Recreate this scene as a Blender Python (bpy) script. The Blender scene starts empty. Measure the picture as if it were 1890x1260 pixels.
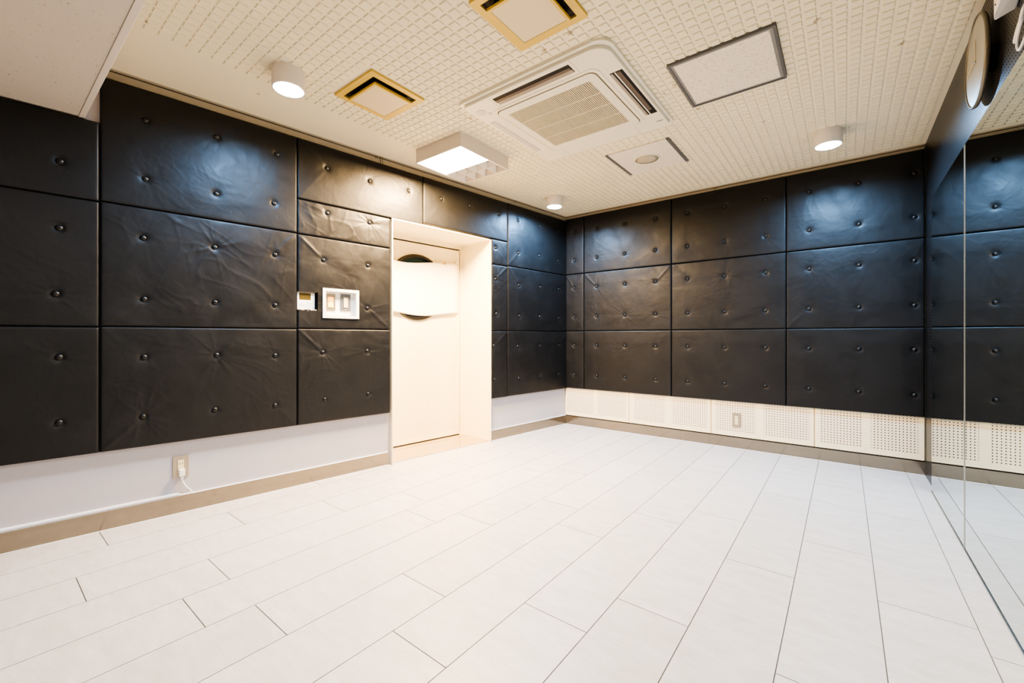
import bpy, bmesh, math, random
from mathutils import Vector, Matrix, noise
random.seed(7)
sc = bpy.context.scene
COL = sc.collection
PI = math.pi

# ---------------------------------------------------------------- room numbers (metres)
H = 2.355                    # ceiling height
YB = 4.19                    # back wall plane
XR = 0.455                   # right wall plane
XM = 0.437                   # mirror face
C0 = Vector((-2.507, 4.19, 0))   # corner of left wall and back wall
PHI = math.radians(7.005)    # left wall is a little skewed
YREAR = -1.9
LU = Vector((-math.sin(PHI), -math.cos(PHI), 0))
LN = Vector((math.cos(PHI), -math.sin(PHI), 0))

class Frame:
    """a wall plane: u runs along it, o out of it into the room"""
    def __init__(s, org, rz, sign=1, uorg=0.0):
        s.org, s.rz, s.sign, s.uorg = Vector(org), rz, sign, uorg
        s.M = Matrix.Translation(s.org) @ Matrix.Rotation(rz, 4, 'Z')
    def pt(s, u, o, z):
        return s.M @ Vector((s.sign * (u - s.uorg), o, z))
LEFT = Frame(C0, -(PI / 2 + PHI))                 # u = distance from the corner
BACK = Frame((0, YB, 0), PI, -1)                  # u = world X
RIGHT = Frame((XR, 0, 0), PI / 2)                 # u = world Y
MIRR = Frame((XM, 0, 0), PI / 2)

# ---------------------------------------------------------------- object helpers
def tag(o, label=None, cat=None, group=None, kind=None):
    if label: o['label'] = label
    if cat: o['category'] = cat
    if group: o['group'] = group
    if kind: o['kind'] = kind
    return o

def empty(name, loc, rz=0.0):
    o = bpy.data.objects.new(name, None)
    o.empty_display_size = 0.05
    COL.objects.link(o)
    o.location = loc
    o.rotation_euler = (0, 0, rz)
    return o

def on(frame, name, u, z, o=0.0):
    return empty(name, frame.pt(u, o, z), frame.rz)

class MB:
    def __init__(s):
        s.v, s.f, s.m, s.sm = [], [], [], []
    def add(s, vs, fs, mi=0, smooth=False):
        b = len(s.v)
        s.v += [tuple(v) for v in vs]
        for f in fs:
            s.f.append(tuple(b + i for i in f)); s.m.append(mi); s.sm.append(smooth)
        return s
    def box(s, x0, x1, y0, y1, z0, z1, mi=0):
        vs = [(x, y, z) for x in (x0, x1) for y in (y0, y1) for z in (z0, z1)]
        return s.add(vs, [(0, 1, 3, 2), (4, 6, 7, 5), (0, 4, 5, 1), (2, 3, 7, 6), (0, 2, 6, 4), (1, 5, 7, 3)], mi)
    def quad(s, a, b, c, d, mi=0):
        return s.add([a, b, c, d], [(0, 1, 2, 3)], mi)
    def lathe(s, prof, n=32, axis='z', c=(0, 0, 0), mi=0, smooth=True, caps=True):
        """prof: list of (r, h) along the axis"""
        vs = []
        for r, h in prof:
            for k in range(n):
                a = 2 * PI * k / n
                p = (r * math.cos(a), r * math.sin(a), h)
                if axis == 'y': p = (p[0], p[2], -p[1])
                if axis == 'x': p = (p[2], p[0], p[1])
                vs.append((p[0] + c[0], p[1] + c[1], p[2] + c[2]))
        fs = []
        for i in range(len(prof) - 1):
            for k in range(n):
                k2 = (k + 1) % n
                fs.append((i * n + k, i * n + k2, (i + 1) * n + k2, (i + 1) * n + k))
        s.add(vs, fs, mi, smooth)
        if caps:
            b = len(s.v) - len(vs)
            s.f.append(tuple(b + k for k in reversed(range(n)))); s.m.append(mi); s.sm.append(False)
            b2 = b + (len(prof) - 1) * n
            s.f.append(tuple(b2 + k for k in range(n))); s.m.append(mi); s.sm.append(False)
        return s
    def prism(s, poly, z0, z1, mi=0):
        n = len(poly)
        vs = [(x, y, z0) for x, y in poly] + [(x, y, z1) for x, y in poly]
        fs = [tuple(reversed(range(n))), tuple(range(n, 2 * n))]
        fs += [(k, (k + 1) % n, n + (k + 1) % n, n + k) for k in range(n)]
        return s.add(vs, fs, mi)
    def ring(s, outer, inner, z0, z1, mi=0):
        """frame between two closed polygons with the same number of points, horizontal"""
        n = len(outer)
        vs = [(x, y, z0) for x, y in outer] + [(x, y, z0) for x, y in inner] + [(x, y, z1) for x, y in outer] + [(x, y, z1) for x, y in inner]
        fs = []
        for k in range(n):
            j = (k + 1) % n
            fs += [(k, n + k, n + j, j), (2 * n + k, 2 * n + j, 3 * n + j, 3 * n + k), (k, j, 2 * n + j, 2 * n + k), (n + k, 3 * n + k, 3 * n + j, n + j)]
        return s.add(vs, fs, mi)
    def build(s, name, mats, parent=None, bevel=0.0, seg=2, loc=None, rz=None, recalc=True):
        me = bpy.data.meshes.new(name)
        me.from_pydata(s.v, [], s.f)
        if not isinstance(mats, (list, tuple)): mats = [mats]
        for m in mats: me.materials.append(m)
        me.polygons.foreach_set('material_index', s.m)
        me.polygons.foreach_set('use_smooth', s.sm)
        if recalc or bevel:
            bm = bmesh.new(); bm.from_mesh(me)
            if bevel:
                bmesh.ops.remove_doubles(bm, verts=bm.verts, dist=1e-6)
                bmesh.ops.bevel(bm, geom=[e for e in bm.edges if len(e.link_faces) == 2 and e.calc_face_angle(0) > 0.6], offset=bevel, segments=seg, profile=0.5, affect='EDGES', clamp_overlap=True)
            bmesh.ops.recalc_face_normals(bm, faces=bm.faces)
            bm.to_mesh(me); bm.free()
        me.update()
        o = bpy.data.objects.new(name, me)
        COL.objects.link(o)
        if parent: o.parent = parent
        if loc is not None: o.location = loc
        if rz is not None: o.rotation_euler = (0, 0, rz)
        return o

def rrect(x0, x1, y0, y1, r, n=6, radii=None):
    """rounded rectangle, counter-clockwise; radii = (bl, br, tr, tl)"""
    rs = radii or (r, r, r, r)
    out = []
    for (cx, cy, a0, rr) in ((x0, y0, PI, rs[0]), (x1, y0, 1.5 * PI, rs[1]), (x1, y1, 0, rs[2]), (x0, y1, .5 * PI, rs[3])):
        ccx = cx + rr if cx == x0 else cx - rr
        ccy = cy + rr if cy == y0 else cy - rr
        for k in range(n + 1):
            a = a0 + .5 * PI * k / n
            out.append((ccx + rr * math.cos(a), ccy + rr * math.sin(a)))
    return out

def tube(name, pts, r, mat, parent=None, res=6, cyc=False):
    cu = bpy.data.curves.new(name, 'CURVE'); cu.dimensions = '3D'
    cu.bevel_depth = r; cu.bevel_resolution = 3; cu.resolution_u = res
    sp = cu.splines.new('BEZIER'); sp.bezier_points.add(len(pts) - 1)
    for bp, p in zip(sp.bezier_points, pts):
        bp.co = p; bp.handle_left_type = bp.handle_right_type = 'AUTO'
    sp.use_cyclic_u = cyc
    cu.use_fill_caps = True
    tmp = bpy.data.objects.new(name, cu); COL.objects.link(tmp)
    dg = bpy.context.evaluated_depsgraph_get()
    me = bpy.data.meshes.new_from_object(tmp.evaluated_get(dg))
    me.name = name
    bpy.data.objects.remove(tmp); bpy.data.curves.remove(cu)
    for p in me.polygons: p.use_smooth = True
    me.materials.clear(); me.materials.append(mat)
    o = bpy.data.objects.new(name, me); COL.objects.link(o)
    if parent: o.parent = parent
    return o

# ---------------------------------------------------------------- materials
def srgb(r, g, b):
    f = lambda c: ((c / 255 + .055) / 1.055) ** 2.4 if c > 10 else c / 255 / 12.92
    return (f(r), f(g), f(b), 1)

def mat(name, col, rough=.5, metal=0., spec=.5, noise_amt=0., noise_scale=8., bump=0., bump_scale=60., emit=None, estr=0., stretch=(1, 1, 1), coat=0.):
    m = bpy.data.materials.new(name); m.use_nodes = True
    nt = m.node_tree; N = nt.nodes; L = nt.links
    b = N['Principled BSDF']
    b.inputs['Base Color'].default_value = col
    b.inputs['Roughness'].default_value = rough
    b.inputs['Metallic'].default_value = metal
    b.inputs['Specular IOR Level'].default_value = spec
    b.inputs['Coat Weight'].default_value = coat
    tc = N.new('ShaderNodeTexCoord'); mp = N.new('ShaderNodeMapping')
    mp.inputs['Scale'].default_value = stretch
    L.new(tc.outputs['Object'], mp.inputs['Vector'])
    nz = N.new('ShaderNodeTexNoise'); nz.inputs['Scale'].default_value = noise_scale; nz.inputs['Detail'].default_value = 5
    L.new(mp.outputs[0], nz.inputs['Vector'])
    mx = N.new('ShaderNodeMix'); mx.data_type = 'RGBA'
    d = max(0, 1 - noise_amt)
    mx.inputs['A'].default_value = (col[0] * d, col[1] * d, col[2] * d, 1)
    mx.inputs['B'].default_value = tuple(min(1, c * (1 + noise_amt * .5)) for c in col[:3]) + (1,)
    L.new(nz.outputs['Fac'], mx.inputs['Factor'])
    L.new(mx.outputs['Result'], b.inputs['Base Color'])
    if bump:
        n2 = N.new('ShaderNodeTexNoise'); n2.inputs['Scale'].default_value = bump_scale; n2.inputs['Detail'].default_value = 3
        L.new(mp.outputs[0], n2.inputs['Vector'])
        bp = N.new('ShaderNodeBump'); bp.inputs['Strength'].default_value = bump; bp.inputs['Distance'].default_value = .004
        L.new(n2.outputs['Fac'], bp.inputs['Height']); L.new(bp.outputs[0], b.inputs['Normal'])
    if emit:
        b.inputs['Emission Color'].default_value = emit
        b.inputs['Emission Strength'].default_value = estr
    return m

def math_node(nt, op, a, b=None, c=None):
    n = nt.nodes.new('ShaderNodeMath'); n.operation = op
    for i, v in enumerate((a, b, c)):
        if v is None: continue
        if isinstance(v, (int, float)): n.inputs[i].default_value = v
        else: nt.links.new(v, n.inputs[i])
    return n.outputs[0]

def peg_mat(name, col, hole, pitch, rad, rough, spec=.5, off=(0, 0), bump=.25):
    """perforated board; holes on a square pitch in the object's local XZ"""
    m = mat(name, col, rough, spec=spec, noise_amt=.05)
    nt = m.node_tree; N = nt.nodes; L = nt.links; b = N['Principled BSDF']
    tc = N.new('ShaderNodeTexCoord'); sp = N.new('ShaderNodeSeparateXYZ'); L.new(tc.outputs['Object'], sp.inputs[0])
    def cell(sock, o):
        q = math_node(nt, 'ADD', math_node(nt, 'DIVIDE', sock, pitch), 1000 + o)
        return math_node(nt, 'SUBTRACT', math_node(nt, 'FRACT', q), .5)
    x = cell(sp.outputs['X'], off[0]); z = cell(sp.outputs['Z'], off[1])
    d = math_node(nt, 'SQRT', math_node(nt, 'ADD', math_node(nt, 'MULTIPLY', x, x), math_node(nt, 'MULTIPLY', z, z)))
    mr = N.new('ShaderNodeMapRange'); mr.interpolation_type = 'SMOOTHSTEP'
    mr.inputs['From Min'].default_value = rad / pitch * 1.12; mr.inputs['From Max'].default_value = rad / pitch * .88
    L.new(d, mr.inputs['Value'])
    mx = N.new('ShaderNodeMix'); mx.data_type = 'RGBA'
    src = b.inputs['Base Color'].links[0].from_socket
    L.new(src, mx.inputs['A']); mx.inputs['B'].default_value = hole
    L.new(mr.outputs[0], mx.inputs['Factor']); L.new(mx.outputs['Result'], b.inputs['Base Color'])
    bp = N.new('ShaderNodeBump'); bp.inputs['Strength'].default_value = bump; bp.inputs['Distance'].default_value = .002; bp.invert = True
    L.new(mr.outputs[0], bp.inputs['Height']); L.new(bp.outputs[0], b.inputs['Normal'])
    s2 = math_node(nt, 'MULTIPLY', math_node(nt, 'SUBTRACT', 1.0, mr.outputs[0]), spec)
    L.new(s2, b.inputs['Specular IOR Level'])
    return m

def speckle_mat(name, col, dark, scale, thr, rough=.8):
    m = mat(name, col, rough, noise_amt=.05, noise_scale=3, bump=.15, bump_scale=200)
    nt = m.node_tree; N = nt.nodes; L = nt.links; b = N['Principled BSDF']
    tc = N.new('ShaderNodeTexCoord')
    mp = N.new('ShaderNodeMapping'); mp.inputs['Scale'].default_value = (1, 2.2, 1); L.new(tc.outputs['Object'], mp.inputs[0])
    nz = N.new('ShaderNodeTexNoise'); nz.inputs['Scale'].default_value = scale; nz.inputs['Detail'].default_value = 2; nz.inputs['Roughness'].default_value = .7
    L.new(mp.outputs[0], nz.inputs['Vector'])
    mr = N.new('ShaderNodeMapRange'); mr.inputs['From Min'].default_value = thr; mr.inputs['From Max'].default_value = thr + .05
    L.new(nz.outputs['Fac'], mr.inputs['Value'])
    mx = N.new('ShaderNodeMix'); mx.data_type = 'RGBA'
    src = b.inputs['Base Color'].links[0].from_socket
    L.new(src, mx.inputs['A']); mx.inputs['B'].default_value = dark
    L.new(mr.outputs[0], mx.inputs['Factor']); L.new(mx.outputs['Result'], b.inputs['Base Color'])
    return m

def vinyl_mat():
    m = mat('black_vinyl', (.0120, .0120, .0124, 1), .46, spec=.42)
    nt = m.node_tree; N = nt.nodes; L = nt.links; b = N['Principled BSDF']
    tc = N.new('ShaderNodeTexCoord')
    n1 = N.new('ShaderNodeTexNoise'); n1.inputs['Scale'].default_value = 6; n1.inputs['Detail'].default_value = 4; n1.inputs['Distortion'].default_value = .6
    L.new(tc.outputs['Object'], n1.inputs['Vector'])
    mr = N.new('ShaderNodeMapRange'); mr.inputs['To Min'].default_value = .40; mr.inputs['To Max'].default_value = .56
    mr.inputs['From Min'].default_value = .3; mr.inputs['From Max'].default_value = .7
    L.new(n1.outputs['Fac'], mr.inputs['Value']); L.new(mr.outputs[0], b.inputs['Roughness'])
    # fine vertical weave and a soft unevenness
    mp = N.new('ShaderNodeMapping'); mp.inputs['Scale'].default_value = (260, 10, 30); L.new(tc.outputs['Object'], mp.inputs[0])
    n2 = N.new('ShaderNodeTexNoise'); n2.inputs['Scale'].default_value = 1; n2.inputs['Detail'].default_value = 2
    L.new(mp.outputs[0], n2.inputs['Vector'])
    n3 = N.new('ShaderNodeTexNoise'); n3.inputs['Scale'].default_value = 14; n3.inputs['Detail'].default_value = 3; n3.inputs['Distortion'].default_value = 1.2
    L.new(tc.outputs['Object'], n3.inputs['Vector'])
    b1 = N.new('ShaderNodeBump'); b1.inputs['Strength'].default_value = .10; b1.inputs['Distance'].default_value = .001
    L.new(n2.outputs['Fac'], b1.inputs['Height'])
    b2 = N.new('ShaderNodeBump'); b2.inputs['Strength'].default_value = .35; b2.inputs['Distance'].default_value = .003
    L.new(n3.outputs['Fac'], b2.inputs['Height']); L.new(b1.outputs[0], b2.inputs['Normal']); L.new(b2.outputs[0], b.inputs['Normal'])
    return m

def floor_mat():
    m = mat('pale_stone_plank', (.62, .61, .59, 1), .42, spec=.35)
    nt = m.node_tree; N = nt.nodes; L = nt.links; b = N['Principled BSDF']
    tc = N.new('ShaderNodeTexCoord')
    at = N.new('ShaderNodeAttribute'); at.attribute_name = 'plank'; at.attribute_type = 'GEOMETRY'
    add = N.new('ShaderNodeVectorMath'); add.operation = 'MULTIPLY_ADD'
    L.new(at.outputs['Color'], add.inputs[0]); add.inputs[1].default_value = (37, 51, 23); L.new(tc.outputs['Object'], add.inputs[2])
    mp = N.new('ShaderNodeMapping'); mp.inputs['Scale'].default_value = (2.6, 8, 1); L.new(add.outputs[0], mp.inputs[0])
    n1 = N.new('ShaderNodeTexNoise'); n1.inputs['Scale'].default_value = 2.6; n1.inputs['Detail'].default_value = 10; n1.inputs['Roughness'].default_value = .78; n1.inputs['Distortion'].default_value = .3
    L.new(mp.outputs[0], n1.inputs['Vector'])
    cr = N.new('ShaderNodeValToRGB')
    cr.color_ramp.elements[0].position = .32; cr.color_ramp.elements[0].color = srgb(183, 180, 176)
    cr.color_ramp.elements[1].position = .62; cr.color_ramp.elements[1].color = srgb(198, 196, 194)
    L.new(n1.outputs['Fac'], cr.inputs[0])
    sp = N.new('ShaderNodeSeparateColor'); L.new(at.outputs['Color'], sp.inputs[0])
    mr = N.new('ShaderNodeMapRange'); mr.inputs['To Min'].default_value = .955; mr.inputs['To Max'].default_value = 1.03
    L.new(sp.outputs[0], mr.inputs['Value'])
    vm = N.new('ShaderNodeVectorMath'); vm.operation = 'SCALE'
    L.new(cr.outputs[0], vm.inputs[0]); L.new(mr.outputs[0], vm.inputs['Scale'])
    L.new(vm.outputs[0], b.inputs['Base Color'])
    bp = N.new('ShaderNodeBump'); bp.inputs['Strength'].default_value = .06; bp.inputs['Distance'].default_value = .002
    L.new(n1.outputs['Fac'], bp.inputs['Height']); L.new(bp.outputs[0], b.inputs['Normal'])
    return m

def ceiling_mat():
    m = mat('cream_sponge_ceiling', srgb(229, 221, 196), .85, spec=.2, noise_amt=.07, noise_scale=2.2, bump=.35, bump_scale=160)
    nt = m.node_tree; N = nt.nodes; L = nt.links; b = N['Principled BSDF']
    geo = N.new('ShaderNodeNewGeometry')
    nz = N.new('ShaderNodeTexNoise'); nz.inputs['Scale'].default_value = 45; nz.inputs['Detail'].default_value = 4
    L.new(geo.outputs['Position'], nz.inputs['Vector'])
    src = b.inputs['Base Color'].links[0].from_socket
    acc = None
    for (x, y, r) in ((-.093, 2.26, .016), (.213, 2.675, .018), (-.69, 2.69, .015), (-.969, 1.66, .018), (-1.133, 1.69, .016), (-1.839, 1.935, .012), (-.405, 3.11, .014), (-.72, 2.36, .022), (-.8, 2.4, .012), (-2.389, .47, .012), (-1.36, 3.02, .012), (-2.6, 1.0, .012), (-2.3, 1.35, .01)):
        d = N.new('ShaderNodeVectorMath'); d.operation = 'DISTANCE'
        L.new(geo.outputs['Position'], d.inputs[0]); d.inputs[1].default_value = (x, y, H - .004)
        dd = math_node(nt, 'ADD', d.outputs['Value'], math_node(nt, 'MULTIPLY', math_node(nt, 'SUBTRACT', nz.outputs['Fac'], .5), r * 3.5))
        mr = N.new('ShaderNodeMapRange'); mr.inputs['From Min'].default_value = r; mr.inputs['From Max'].default_value = r * .3
        L.new(dd, mr.inputs['Value'])
        acc = mr.outputs[0] if acc is None else math_node(nt, 'MAXIMUM', acc, mr.outputs[0])
    acc = math_node(nt, 'MULTIPLY', acc, .55)
    mx = N.new('ShaderNodeMix'); mx.data_type = 'RGBA'
    L.new(src, mx.inputs['A']); mx.inputs['B'].default_value = srgb(120, 88, 55)
    L.new(acc, mx.inputs['Factor']); L.new(mx.outputs['Result'], b.inputs['Base Color'])
    return m

M = dict(
    vinyl=vinyl_mat(), button=mat('black_button', (.012, .012, .012, 1), .34, spec=.5),
    floor=floor_mat(), groove=mat('plank_groove', srgb(128, 120, 112), .8),
    ceil=ceiling_mat(),
    flat=speckle_mat('painted_board', srgb(214, 203, 188), srgb(150, 138, 120), 34, .70),
    soffit=speckle_mat('rock_wool_board', srgb(200, 193, 182), srgb(168, 158, 143), 40, .66),
    soffit_edge=mat('soffit_edge_paint', srgb(212, 205, 196), .6, noise_amt=.03),
    plaster=mat('grey_plaster', srgb(188, 184, 188), .75, spec=.3, noise_amt=.06, noise_scale=3, bump=.25, bump_scale=14),
    steel=mat('brushed_baseboard', srgb(158, 147, 130), .13, metal=.85, noise_amt=.14, noise_scale=5, stretch=(1, 1, 3), bump=.03, bump_scale=30),
    steel2=mat('door_sill_steel', srgb(226, 208, 182), .16, metal=.8, noise_amt=.05),
    trim=mat('ceiling_trim', srgb(172, 162, 143), .6, noise_amt=.08, noise_scale=20, bump=.1),
    gap=mat('shadow_gap', srgb(40, 34, 28), .9),
    cream=mat('cream_paint', srgb(243, 231, 198), .55, noise_amt=.03),
    peg=peg_mat('cream_perforated_board', srgb(238, 224, 198), srgb(74, 54, 34), .020, .0037, .5, .35),
    pegdoor=peg_mat('cream_perforated_door', srgb(243, 231, 198), srgb(170, 140, 100), .020, .0032, .5, .35, bump=.15),
    pegdark=peg_mat('black_perforated_board', (.018, .018, .019, 1), (.004, .004, .004, 1), .020, .0034, .30, .6, bump=.12),
    joint=mat('ochre_gap', srgb(196, 150, 84), .8),
    white=mat('white_plastic', srgb(238, 236, 232), .35, noise_amt=.02),
    acwhite=mat('ivory_plastic', srgb(230, 225, 208), .4, noise_amt=.02),
    acflap=mat('grey_flap', srgb(205, 200, 190), .4),
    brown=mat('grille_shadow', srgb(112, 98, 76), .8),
    grille=mat('beige_grille', srgb(220, 210, 184), .5),
    dark=mat('dark_cavity', (.012, .012, .013, 1), .6),
    slotgrey=mat('dark_louvre', srgb(110, 100, 92), .35),
    slotgrey2=mat('grey_louvre', srgb(160, 152, 140), .35),
    mustard=mat('mustard_paint', srgb(212, 184, 98), .4, noise_amt=.05, noise_scale=10),
    plate=mat('beige_plate', srgb(214, 200, 168), .5, noise_amt=.02),
    alu=mat('grey_aluminium', srgb(150, 150, 148), .4, metal=.15, noise_amt=.15, noise_scale=12),
    alud=mat('dull_aluminium', srgb(112, 113, 114), .45, metal=.1, noise_amt=.1),
    rockwool=speckle_mat('speckled_panel', srgb(226, 218, 204), srgb(178, 164, 140), 70, .60),
    speaker=mat('speaker_mesh', srgb(188, 180, 160), .6, bump=.4, bump_scale=500),
    lamp_body=mat('lamp_body', srgb(226, 218, 208), .45, noise_amt=.02),
    rubber=mat('black_rubber', (.012, .011, .010, 1), .38),
    glass=mat('dark_teal_glass', srgb(44, 66, 64), .08, spec=.7),
    sheet=mat('white_sheet', srgb(250, 244, 230), .7, noise_amt=.02, bump=.1, bump_scale=6),
    sheet_edge=mat('clear_pin', srgb(236, 232, 222), .15),
    tape=mat('tape', srgb(196, 158, 92), .6),
    mirror=mat('mirror_silver', (.66, .74, .745, 1), .012, metal=1.0),
    mirror_edge=mat('mirror_edge', srgb(150, 165, 160), .25, metal=.6),
    silver=mat('silver_strip', srgb(196, 200, 200), .25, metal=.9),
    metalplate=mat('grey_metal_plate', srgb(176, 166, 148), .3, metal=.6, noise_amt=.08, noise_scale=30, stretch=(1, 1, .1)),
    cream_sw=mat('cream_switch', srgb(226, 214, 176), .4),
    orange=mat('orange_lit_switch', srgb(240, 170, 70), .4, emit=srgb(255, 130, 10), estr=1.2),
    yellow=mat('yellow_lit_switch', srgb(244, 220, 130), .4, emit=srgb(255, 210, 90), estr=.6),
    lcd=mat('lcd', srgb(92, 78, 42), .15, noise_amt=.3, noise_scale=80),
    key=mat('pale_key', srgb(212, 220, 226), .4),
    foam=mat('torn_foam', srgb(190, 170, 140), .9, bump=.5, bump_scale=80),
    clock=mat('brushed_clock_face', srgb(198, 196, 186), .32, metal=.55, noise_amt=.18, noise_scale=20, stretch=(1, 30, .6)),
    clock_rim=mat('clock_rim', srgb(120, 116, 104), .35, metal=.4),
    cable=mat('white_cable', srgb(222, 222, 222), .4),
    wire=mat('dark_wire', srgb(50, 40, 32), .5),
    rear=mat('rear_wall_paint', srgb(150, 146, 142), .8, noise_amt=.03),
    cover=mat('duct_white', srgb(238, 240, 248), .3),
)
def emission(name, col, s):
    m = bpy.data.materials.new(name); m.use_nodes = True
    nt = m.node_tree; nt.nodes.clear()
    e = nt.nodes.new('ShaderNodeEmission'); e.inputs[0].default_value = col; e.inputs[1].default_value = s
    o = nt.nodes.new('ShaderNodeOutputMaterial'); nt.links.new(e.outputs[0], o.inputs[0])
    return m
M['led'] = emission('cool_led', (.80, .90, 1, 1), 14)
M['tube'] = emission('warm_tube', (1, .83, .60, 1), 14)

# ---------------------------------------------------------------- setting: floor
PW, PL = .2573, 1.035
X0 = .356 - 13 * PW
joints = [.6, .40, .888, .265, .648, .49, .643, 1.106, .87, 1.262, 1.50, 2.07, 2.485, 2.085, .9]
fb = MB(); cols = []
g = .0016
for k, jy in enumerate(joints):
    x0 = X0 - PW + k * PW + .0; x1 = x0 + PW
    if k == 0: x0 = -3.6
    if k == len(joints) - 1: x1 = .62
    y = jy
    while y > YREAR - .1: y -= PL
    while y < YB + .02:
        a, b_ = max(y, YREAR - .05), min(y + PL, YB + .05)
        if b_ - a > .01:
            n0 = len(fb.f)
            fb.box(x0 + g, x1 - g, a + g, b_ - g, -.006, 0)
            c = (random.random(), random.random(), random.random(), 1)
            cols += [c] * 24
        y += PL
nb = len(fb.f)
fb.box(-3.6, .62, YREAR - .05, YB + .05, -.05, -.0025, 1)
cols += [(0, 0, 0, 1)] * 24
flo = fb.build('floor', [M['floor'], M['groove']], recalc=False)
ca = flo.data.color_attributes.new('plank', 'FLOAT_COLOR', 'CORNER')
for i, c in enumerate(cols): ca.data[i].color = c
tag(flo, 'pale grey stone-look plank floor', 'floor', kind='structure')

# ---------------------------------------------------------------- setting: walls
def struct(o, label, cat='wall'):
    return tag(o, label, cat, kind='structure')
DT0, DT1, DZ = 1.17, 2.20, 1.90            # doorway in the left wall
wl = MB()
LT = 6.3
wl.box(-.3, DT0, -.45, 0, -.05, H)
wl.box(DT1, LT, -.45, 0, -.05, H)
wl.box(DT0, DT1, -.45, 0, DZ, H)
struct(wl.build('wall_left', M['plaster'], loc=LEFT.org, rz=LEFT.rz), 'left wall, pale grey plaster behind the black pads')
wb = MB(); wb.box(-.6, 2.8, -.1, 0, -.05, H)
struct(wb.build('wall_back', M['cream'], loc=BACK.org, rz=BACK.rz), 'far wall, cream, behind the black pads')
wr = MB(); wr.box(YREAR, YB, -.1, 0, -.05, H)
struct(wr.build('wall_right', M['pegdark'], loc=RIGHT.org, rz=RIGHT.rz), 'right wall of glossy black perforated board behind the mirrors')
we = MB(); we.box(-3.6, .6, YREAR - .1, YREAR, -.05, H)
struct(we.build('wall_rear', M['rear']), 'rear wall behind the viewer')

# ---------------------------------------------------------------- setting: ceiling with raised waffle squares
cb = MB()
cb.box(-3.6, .6, .2, YB + .1, H, H + .05)
P_, S_, HB = .0515, .0185, .0055
def wallx(y): return C0.x - (C0.y - y) * math.tan(PHI)
nx = 56; ny = int((YB - .06 - .36) / P_)
for i in range(nx):
    for j in range(ny):
        cx = -2.455 + P_ * (i + .5) ; cy = YB - .07 - P_ * (j + .5)
        if cx - S_ < wallx(cy) + .03: continue
        if -1.76 < cx < -.87 and 1.8 < cy < 2.7: continue
        if any(a_ - .0 < cx < b_ + .0 and c_ < cy < d_ for a_, b_, c_, d_ in ((-2.26, -1.9, 1.26, 1.615), (-1.21, -.855, 1.25, 1.62))): continue
        a, c = S_ + .0015, S_ - .0015
        vs = [(cx - a, cy - a, H), (cx + a, cy - a, H), (cx + a, cy + a, H), (cx - a, cy + a, H),
              (cx - c, cy - c, H - HB), (cx + c, cy - c, H - HB), (cx + c, cy + c, H - HB), (cx - c, cy + c, H - HB)]
        cb.add(vs, [(4, 7, 6, 5), (0, 1, 5, 4), (1, 2, 6, 5), (2, 3, 7, 6), (3, 0, 4, 7)])
ceo = cb.build('ceiling', M['ceil'], recalc=False)
struct(ceo, 'cream waffle-textured acoustic ceiling', 'ceiling')
# lowered soffit over the camera end of the room
sf = MB(); sf.box(-3.6, .454, YREAR, .325, 2.068, H + .05, 0)
so = sf.build('ceiling_soffit', M['soffit']); so.name = 'trim_1'
struct(so, 'lowered ceiling soffit of speckled board at upper left', 'soffit')
se = MB(); se.box(-3.3, .454, .3255, .348, 2.064, H, 0)
struct(se.build('trim_2', M['soffit_edge'], bevel=.002), 'pale edge strip along the soffit', 'trim')

# ---------------------------------------------------------------- setting: trims and baseboards
t = MB(); t.box(.012, LT, 0, .014, 2.302, 2.340, 0); t.box(.012, LT, 0, .005, 2.340, 2.3465, 1); t.box(.012, LT, 0, .020, 2.3465, H, 0)
struct(t.build('trim_3', [M['trim'], M['gap']], loc=LEFT.org, rz=LEFT.rz), 'beige ceiling trim along the left wall', 'trim')
t = MB(); t.box(-.45, 2.50, 0, .014, 2.318, 2.340, 0); t.box(-.45, 2.5, 0, .005, 2.340, 2.3465, 1); t.box(-.45, 2.49, 0, .020, 2.3465, H, 0)
struct(t.build('trim_4', [M['trim'], M['gap']], loc=BACK.org, rz=BACK.rz), 'beige ceiling trim along the far wall', 'trim')
def base_l(name, t0, t1, label):
    b = MB(); b.box(t0, t1, 0, .008, 0, .096, 0); b.box(t0, t1, 0, .0105, .096, .100, 1); b.box(t0, t1, 0, .012, 0, .002, 1)
    struct(b.build(name, [M['steel'], M['cover']], loc=LEFT.org, rz=LEFT.rz), label, 'baseboard')
base_l('baseboard_left', DT1 + .02, LT, 'dull metal baseboard along the left wall before the door')
base_l('baseboard_left_far', .008, DT0 - .0, 'dull metal baseboard in the short stretch beyond the door')
b = MB(); b.box(-.453, .97, 0, .004, 0, .094, 0); b.box(.9715, 1.23, 0, .004, 0, .094, 0); b.box(1.2315, 2.5, 0, .004, 0, .094, 0)
b.box(-.453, 2.5, 0, .003, .094, .106, 1); b.box(-.453, 2.5, 0, .007, 0, .002, 2)
struct(b.build('baseboard_back', [M['steel'], M['gap'], M['cover']], loc=BACK.org, rz=BACK.rz), 'reflecting metal baseboard along the far wall', 'baseboard')
# flat joint line in the painted strip beyond the door
b = MB(); b.box(.629, .631, 0, .0012, .1, .42)
struct(b.build('trim_5', M['acflap'], loc=LEFT.org, rz=LEFT.rz), 'fine vertical board joint beyond the door', 'trim')

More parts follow.
